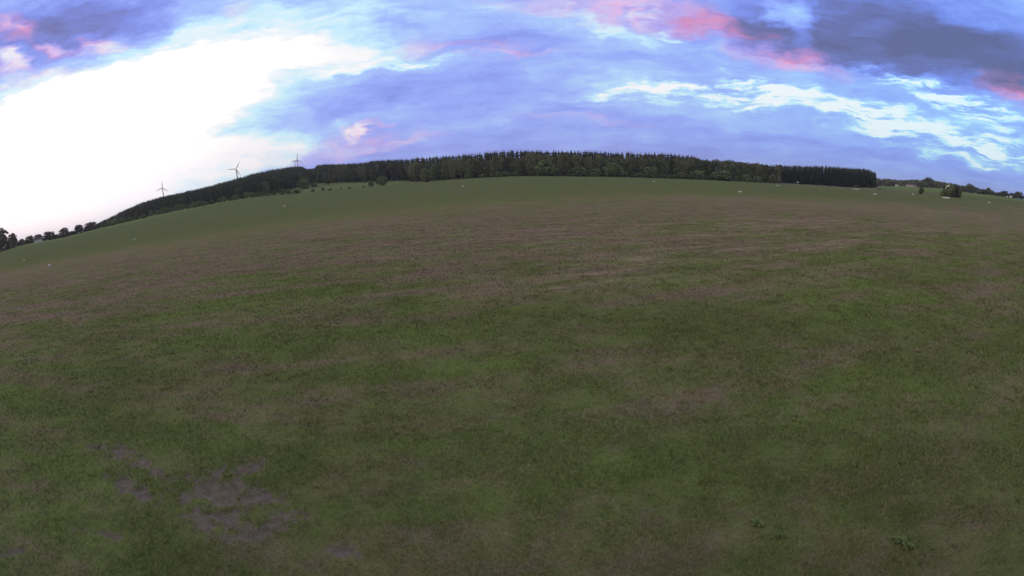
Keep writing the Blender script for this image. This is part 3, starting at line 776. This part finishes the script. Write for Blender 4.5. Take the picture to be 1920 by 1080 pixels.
# ------------------------------------------------------------------ wind turbines
def turbine(px, py, r, blade_px, angles, label):
    """hub at photo point; tower stands on the ground behind the wood"""
    a, e = azel(px, py); x, y = r * math.sin(a), r * math.cos(a); zh = EYE + r * math.tan(e); z0 = ground_at(x, y)
    hh = zh - z0; R_ = blade_px * K * r
    o = empty('wind_turbine', (x, y, z0), -a)            # local -y faces the camera
    tw = MB().tube([(0, 0, -1), (0, 0, hh * .5), (0, 0, hh - 1.2)], [3.8, 3.2, 2.5], 16); tw.build('tower', m_tower, o, True)
    nc = MB(); nc.box((0, 2.0, hh), (3.6, 9.5, 3.8)); nc.build('nacelle', m_tower, o)
    hb = MB().tube([(0, -2.6, hh), (0, -4.2, hh), (0, -5.4, hh)], [2.1, 1.7, .5], 12); hub = hb.build('hub', m_tower, o, True)
    for an in angles:
        t_ = math.radians(an); b_ = MB(); n = 9
        ca, sa = math.cos(t_), math.sin(t_)
        for i in range(n):                             # flattened, twisted, tapering blade
            s_ = i / (n - 1); L = 1.5 + (R_ - 1.5) * s_; ch = (1.7 if i == 0 else 4.5 * (1 - s_) ** .7 + .8); th = max(.18, 1.5 * (1 - s_) ** 1.5); tw_ = .35 * (1 - s_)
            for k in range(8):
                u_ = ch * .5 * math.cos(k * math.pi / 4) + ch * .15; v_ = th * .5 * math.sin(k * math.pi / 4)
                uu = u_ * math.cos(tw_) - v_ * math.sin(tw_); vv = u_ * math.sin(tw_) + v_ * math.cos(tw_)
                b_.v.append((sa * L + ca * uu, -3.7 + vv, hh + ca * L - sa * uu))
        for i in range(n - 1):
            for k in range(8): b_.f.append([i * 8 + k, i * 8 + (k + 1) % 8, i * 8 + 8 + (k + 1) % 8, i * 8 + 8 + k])
        b_.f.append([(n - 1) * 8 + k for k in range(8)])
        b_.build('blade', m_tower, hub, True)
    tag(o, label, 'wind turbine', 'wind turbines behind the hillside wood')
turbine(304, 352.3, 2600, 13.5, (9, 129, 249), 'leftmost wind turbine, one blade pointing straight up')
turbine(442.5, 317, 2300, 15.5, (33, 153, 273), 'second wind turbine from the left, one blade pointing level left')
turbine(557, 299.5, 2800, 12.5, (10, 130, 250), 'third wind turbine from the left, above the hill crest')
turbine(553, 304, 3600, 7.5, (60, 180, 300), 'smallest wind turbine, half hidden just left of the third one')

# ------------------------------------------------------------------ raised hide, sign, houses, shed
def raised_hide():
    r = 440; x, y, z = spot(1461.5, r, 345); h = hgt(1461.5, 332.5, 345, r); o = empty('raised_hide', (x, y, z), -math.atan2(x, y) + .2)
    lw = h * .52; wd = 2.3
    for sx in (-1, 1):
        for sy in (-1, 1):
            MB().tube([(sx * wd * .6, sy * wd * .55, -.2), (sx * wd * .44, sy * wd * .42, lw)], [.11, .09], 6).build('leg', m_wood, o)
    for sx in (-1, 1):
        MB().tube([(sx * wd * .56, -wd * .52, .6), (-sx * wd * .46, -wd * .44, lw * .9)], [.06, .06], 6).build('brace', m_wood, o)
    MB().box((0, 0, lw), (wd, wd * .95, .14)).build('floor', m_wood, o)
    for sx in (-1, 1): MB().box((sx * (wd / 2 - .06), 0, lw + .1 + h * .16), (.1, wd * .9, h * .32)).build('side_wall', m_wood, o)
    MB().box((0, -wd * .45, lw + .07 + h * .07), (wd, .08, h * .14)).build('front_wall', m_wood, o)
    MB().box((0, wd * .45, lw + .07 + h * .16), (wd, .08, h * .32)).build('back_wall', m_dark, o)  # near-black colour stands in for the shade inside the hide
    MB().prism([(-wd * .62, h * .86), (wd * .62, h * .86), (wd * .62, h * .89), (0, h), (-wd * .62, h * .89)], -wd * .6, wd * .6).build('roof', m_wood, o)
    ld = MB()
    for sx in (-.25, .25): ld.tube([(sx, -wd * .9, -.1), (sx, -wd * .5, lw)], [.05, .05], 5)
    ladder = ld.build('ladder', m_wood, o)
    for i in range(6):
        s_ = (i + .7) / 6.5; MB().tube([(-.25, -wd * (.9 - .4 * s_), lw * s_), (.25, -wd * (.9 - .4 * s_), lw * s_)], [.03, .03], 5).build('rung', m_wood, ladder)
    tag(o, 'weathered wooden raised hide on legs at the corner of the spruce block', 'hide')
raised_hide()
x, y, z = spot(1495.5, 452, 347); o = empty('sign', (x, y, z), -math.atan2(x, y))
MB().tube([(0, 0, -.2), (0, 0, 1.7)], [.05, .05], 8).build('post', m_steel, o)
sd_ = MB().tube([(0, -.06, 2.1), (0, -.10, 2.1)], [.75, .75], 20); sd_.build('disc', m_white, o)
tag(o, 'round white sign on a post in front of the spruce block', 'sign')

def house(px, yb, r, wpx, wall_h, roof_h, mat, label, name='house', nwin=4, dep=7.0, turn=0.0, door=True, cat='house'):
    x, y, z = spot(px, r, yb); o = empty(name, (x, y, z - .1), -math.atan2(x, y) + turn); w_ = wpx * K * r
    MB().box((0, 0, wall_h / 2), (w_, dep, wall_h)).build('wall', mat, o)
    rf = MB().prism([(-dep / 2 - .4, wall_h - .1), (dep / 2 + .4, wall_h - .1), (0, wall_h + roof_h)], -w_ / 2 - .4, w_ / 2 + .4)
    rf.v = [(yy, xx, zz) for xx, yy, zz in rf.v]; rf.f = [q[::-1] for q in rf.f]
    roof = rf.build('roof', m_roof, o)
    MB().box((w_ * .22, .9, wall_h + roof_h * .9), (.7, .7, 1.6)).build('chimney', m_roof, roof)
    for i in range(nwin):
        xx = (i + .5) / nwin * w_ - w_ / 2
        if door and i == nwin // 2:
            MB().box((xx, -dep / 2 - .03, 1.05), (1.1, .08, 2.1)).build('door', m_wood, o); continue
        fr = MB().box((xx, -dep / 2 - .02, 1.7), (1.4, .08, 1.4)).build('window', m_white, o)
        MB().box((xx, -dep / 2 - .05, 1.7), (1.15, .06, 1.15)).build('pane', m_glass, fr)
    tag(o, label, cat); return o
house(1706.5, 351, 905, 15, 3.6, 2.4, m_wallp, 'long pale pink house with red roof at the foot of the right ridge', nwin=5)
house(1681, 349.5, 915, 6, 3.6, 1.8, m_wall, 'small white house left of the long pale house', nwin=2, door=False)
house(1716.8, 351, 900, 2.6, 2.4, 1.0, m_wall, 'tiny white garage right of the long pale house', 'garage', 1, 4.0, door=False, cat='garage')
house(1655, 350, 890, 6, 1.8, 1.0, m_wood, 'low pale barn at the right foot of the spruce block', 'barn', 2, 5, door=False, cat='barn')
house(1869, 367, 720, 6, 3.0, 2.0, m_wall, 'small far house in the gap of the right hedge', nwin=2, door=False)
house(72, 456.5, 575, 15, 2.8, 1.2, m_wall, 'long low pale shed below the trees on the left rim', 'shed', 4, 6, cat='shed')
# wrapped bales at the right edge
m_bale = plain_mat('bale_wrap', (.70, .60, .56), .6, .1)
for px, yb, d_, lb in ((1888.5, 370, .9, 'smaller pale wrapped bale before the right-edge trees'), (1895, 372, 1.5, 'larger pale wrapped bale before the right-edge trees')):
    x, y, z = spot(px, 640, yb); o = empty('bale', (x, y, z), -math.atan2(x, y))
    MB().tube([(-d_ * 1.1, 0, d_ * .93), (-d_, 0, d_ * .95), (d_, 0, d_ * .95), (d_ * 1.1, 0, d_ * .93)], [d_ * .86, d_, d_, d_ * .86], 18).build('wrap', m_bale, o, True)
    MB().tube([(-d_ * .05, 0, d_ * .95), (d_ * .05, 0, d_ * .95)], [d_ * 1.012, d_ * 1.012], 18).build('band', m_white, o, True)
    tag(o, lb, 'bale')

# ------------------------------------------------------------------ windsock
r = 300; x, y, z = spot(1778.5, r, 369); o = empty('windsock', (x, y, z), -math.atan2(x, y)); zt = EYE + r * math.tan(azel(1778, 348.3)[1]) - z
MB().tube([(0, 0, -.2), (0, 0, zt * .6), (0, 0, zt + .35)], [.07, .055, .04], 10).build('pole', m_steel, o, True)
ring = MB(); ring.tube([(-.1 + .0, 0, zt + .45), (-.14, 0, zt + .45)], [.02, .02], 6)
n = 10; pts, rad = [], []
for i in range(n):
    s_ = i / (n - 1); pts.append((-.15 - 2.3 * math.sin(s_ * 1.45) / math.sin(1.45) * (.96), 0, zt - 2.0 * s_ ** 2.2)); rad.append(.46 - .24 * s_)
sk = MB().tube(pts, rad, 14, cap=False); sk.build('sock', m_sock, o, True)
hoop = MB().tube([(.47 * math.sin(q), .47 * math.cos(q), 0) for q in np.linspace(0, 6.2832, 21)], [.03] * 21, 6, cap=False)
hoop.v = [(-.14 + vz, vy, zt + vx) for vx, vy, vz in hoop.v]; hoop.build('hoop', m_steel, o, True)
tag(o, 'white windsock drooping from its pole in front of the dense bush', 'windsock')

# ------------------------------------------------------------------ runway markers
def marker(px, py, r, wpx, label, pair=True):
    x, y, z = spot(px, r, py); o = empty('runway_marker', (x, y, z), -math.atan2(x, y) * .6); w_ = max(.42, wpx * K * r)
    spots = (-.27 * w_, .27 * w_) if pair else (0.0,)
    for sx in spots:
        bw = w_ * (.42 if pair else .8); bh = min(.5, bw * .7)
        m_ = MB().prism([(-bw / 2, 0), (bw / 2, 0), (bw * .16, bh), (-bw * .16, bh)], -.28, .28); m_.v = [(a_ + sx, b_ * (1 - .65 * (c_ / bh)), c_ + .02) for a_, b_, c_ in m_.v]
        bd = m_.build('marker_board', m_white, o)
        MB().box((sx, 0, .01), (bw * 1.08, .66, .05)).build('base_rail', m_steel, bd)
    tag(o, label, 'marker', 'white runway edge markers')
for px, py, r, wp, lb, pr in (
 (93, 501, 92, 4.2, 'white marker nearest the left edge, lower of two on the brownish grass', False),
 (45, 488, 190, 3, 'white marker far left, upper of two on the brownish grass', False),
 (252, 448.5, 190, 3.6, 'faint white marker in the grass below the hillside wood left end', True),
 (535, 398, 245, 4.5, 'white marker in the green grass below the third wind turbine', False),
 (869, 359, 262, 5, 'white marker in the green grass right of the large dome-shaped bush', False),
 (1226, 348.5, 285, 5.5, 'white marker on the grass below the rounded bush', False),
 (1388, 360.5, 145, 7, 'largest double white marker, left of the raised hide', True),
 (1458, 350.5, 345, 5.5, 'double white marker directly below the raised hide', True),
 (1640.5, 366, 265, 6.5, 'double white marker below the right end of the spruce block', True),
 (1712, 364.8, 330, 6, 'low white marker just left of the small lone tree', False),
 (1855, 381, 255, 6, 'white marker nearest the right picture edge', False)):
    marker(px, py, r, wp, lb, pr)
def board(px, py, r, wpx, label):
    x, y, z = spot(px, r, py); o = empty('threshold_board', (x, y, z), -math.atan2(x, y)); w_ = wpx * K * r; h = .75
    n = max(3, int(w_ / .9))
    for i in range(n):
        xx = (i + .5) / n * w_ - w_ / 2
        MB().box((xx, 0, h * .5 + .12), (w_ / n - .03, .05, h)).build('panel', m_white, o)
    for sx in (-.46, 0, .46): MB().box((sx * w_, .09, .4), (.08, .08, 1.0)).build('post', m_wood, o)
    tag(o, label, 'board', 'long white boards on the airfield')
board(1605, 357, 400, 11.5, 'long low white board in front of the small bush by the track')
board(1773.5, 373.5, 262, 13, 'long white board on the grass below the windsock')
# post beside the lone tree
x, y, z = spot(1730, 338, 365); o = empty('marker_post', (x, y, z), 0)
MB().tube([(0, 0, -.1), (0, 0, 1.2)], [.14, .10], 8).build('stake', m_wallp, o); MB().tube([(0, 0, 1.2), (0, 0, 1.34)], [.13, .04], 8).build('cap', m_white, o)
tag(o, 'pale stubby post at the foot of the lone tree', 'post')
#@@GRASS
# ------------------------------------------------------------------ grass: single blades near the camera, coarser tufts further out
m_grass, t, b = mat_new('grass_blades', 0.0)
gp = t.n('ShaderNodeNewGeometry').outputs['Position']
col, _f = field_colour(t, gp)
ti = t.n('ShaderNodeAttribute', attribute_name='tint').outputs['Fac']
hs = t.n('ShaderNodeHueSaturation'); t.put(hs.inputs['Color'], col)
t.put(hs.inputs['Value'], t.mr(ti, 0, 1, 1.05, 1.95, 'LINEAR')); t.put(hs.inputs['Hue'], t.mr(ti, 0, 1, .512, .488, 'LINEAR'))
col = t.mix(t.mr(ti, .82, 1.0, 0, .75), hs.outputs[0], G_STRAW)
t.put(b.inputs['Base Color'], col); b.inputs['Roughness'].default_value = .7
up = t.v('NORMALIZE', t.v('ADD', t.v('SCALE', t.n('ShaderNodeNewGeometry').outputs['Normal'], scale=.45), (0, 0, 1)))
t.put(b.inputs['Normal'], up)
def grass_blades(n, r0, r1):
    r = r0 * (r1 / r0) ** rng.random(n); grow = np.clip((34 - r) / 26, 0, 1)
    a0_ = az_of(0) - .06 - grow * .35; a1_ = az_of(1920) + .06 + grow * .35; a = a0_ + (a1_ - a0_) * rng.random(n)
    x, y = r * np.sin(a), r * np.cos(a)
    cl = vnoise(x * 1.9, y * 1.9, 21, 4); keep = (rng.random(n) < np.clip((cl - .1) * 2.2, .45, 1)) & (rng.random(n) > bare(x, y) * .88)
    x, y, r, cl = x[keep], y[keep], r[keep], cl[keep]; n = len(x)
    fade = np.clip((r1 - r) / (r1 * .75), 0, 1) ** .8
    h = .052 * rng.uniform(.45, 1.35, n) * (.6 + .8 * cl) * (.25 + .75 * fade); wd = .0016 * r * rng.uniform(.6, 1.4, n)
    th = rng.uniform(0, 6.283, n); ln = rng.uniform(.3, 1.3, n) * h; la = rng.uniform(0, 6.283, n)
    z = terrain(x, y) - .006
    c, s = np.cos(th) * wd / 2, np.sin(th) * wd / 2
    V = np.stack([np.stack([x - c, y - s, z], 1), np.stack([x + c, y + s, z], 1), np.stack([x + np.cos(la) * ln, y + np.sin(la) * ln, z + h], 1)], 1).reshape(-1, 3)
    ti = np.clip(rng.normal(.45, .23, n) + (vnoise(x * 5, y * 5, 33, 2) - .5) * .5, 0, 1)
    return V, np.repeat(ti, 3)
V, T_ = grass_blades(1000000, 2.6, 80.0)
# coarser tussocks standing a little above the sward
nt, nb = 1500, 26
ca_ = rng.uniform(az_of(0) - .1, az_of(1920) + .1, nt); cr_ = 3.0 * (22 / 3.0) ** rng.random(nt)
cx_, cy_ = cr_ * np.sin(ca_), cr_ * np.cos(ca_)
ok = vnoise(cx_ * .5, cy_ * .5, 41, 3) > .47; cx_, cy_, cr_ = cx_[ok], cy_[ok], cr_[ok]; nt = len(cx_)
rad_ = rng.uniform(.04, .13, nt); hh_ = rng.uniform(.04, .075, nt); tn_ = rng.random(nt)
ci = np.repeat(np.arange(nt), nb); aa_ = rng.uniform(0, 6.283, nt * nb); rd = rad_[ci] * np.sqrt(rng.random(nt * nb))
x_, y_ = cx_[ci] + np.cos(aa_) * rd, cy_[ci] + np.sin(aa_) * rd; h_ = hh_[ci] * rng.uniform(.5, 1.15, nt * nb); ln_ = h_ * rng.uniform(.2, .9, nt * nb)
wd_ = .0013 * cr_[ci] + .002; z_ = terrain(x_, y_) - .006; th_ = rng.uniform(0, 6.283, nt * nb)
c_, s2_ = np.cos(th_) * wd_ / 2, np.sin(th_) * wd_ / 2
V2 = np.stack([np.stack([x_ - c_, y_ - s2_, z_], 1), np.stack([x_ + c_, y_ + s2_, z_], 1), np.stack([x_ + np.cos(aa_) * ln_, y_ + np.sin(aa_) * ln_, z_ + h_], 1)], 1).reshape(-1, 3)
V = np.vstack([V, V2]); T_ = np.concatenate([T_, np.repeat(np.clip(.35 + tn_[ci] * .6 + rng.normal(0, .12, nt * nb), 0, 1), 3)])
me = mesh_np('grass', V, np.arange(len(V)).reshape(-1, 3), [m_grass], False, {'tint': T_})
tag(link('grass', me), 'short mown grass blades covering the airfield foreground', 'grass', kind='stuff')
# broad-leaved weeds
m_weed = plain_mat('weed_leaf', (.115, .140, .040), .8, .3, 9)
for px, py, s_, lb in ((1420, 985, .17, 'leafy weed rosette in the foreground grass, left of the other ones at lower right'), (1687, 1016, .16, 'leafy weed rosette in the foreground grass at lower right, upper of a close pair'),
                       (1703, 1028, .13, 'leafy weed rosette in the foreground grass at lower right, lower of a close pair'), (1462, 1010, .09, 'tiny weed rosette between the larger ones in the lower right grass')):
    X_, Y_ = flat_hit(px, py); b_ = MB(); o = empty('weed', (X_, Y_, ground_at(X_, Y_)))
    for i in range(11):
        a = i * 2.4; L = s_ * .6 * random.uniform(.6, 1.1); ca, sa = math.cos(a), math.sin(a); b_ = MB()
        for j, (u_, wd, zz) in enumerate(((0, .01, .01), (.35, .10, .045), (.7, .13, .06), (1, .01, .03))):
            for sg in (-1, 0, 1): b_.v.append((ca * L * u_ - sa * wd * s_ * .9 * sg, sa * L * u_ + ca * wd * s_ * .9 * sg, zz + (0.0 if sg else -.008)))
        for j in range(3):
            for k in range(2): b_.f.append([j * 3 + k, j * 3 + k + 1, j * 3 + 4 + k, j * 3 + 3 + k])
        b_.build('leaf', m_weed, o, True)
    tag(o, lb, 'weed', 'weed rosettes in the foreground grass')

# ------------------------------------------------------------------ evening haze over the valley
m_haze = bpy.data.materials.new('evening_air'); m_haze.use_nodes = True; m_haze.node_tree.nodes.clear()
t = NT(m_haze.node_tree); pv = t.n('ShaderNodeVolumePrincipled'); pv.inputs['Color'].default_value = (.93, .94, .98, 1); pv.inputs['Density'].default_value = .00009; pv.inputs['Anisotropy'].default_value = .2
oo = t.n('ShaderNodeOutputMaterial'); t.t.links.new(pv.outputs[0], oo.inputs['Volume'])
hz = MB().box((0, 0, 120), (18600, 18600, 360)); tag(hz.build('haze', m_haze), 'thin evening haze', kind='stuff')
S.cycles.volume_bounces = 0
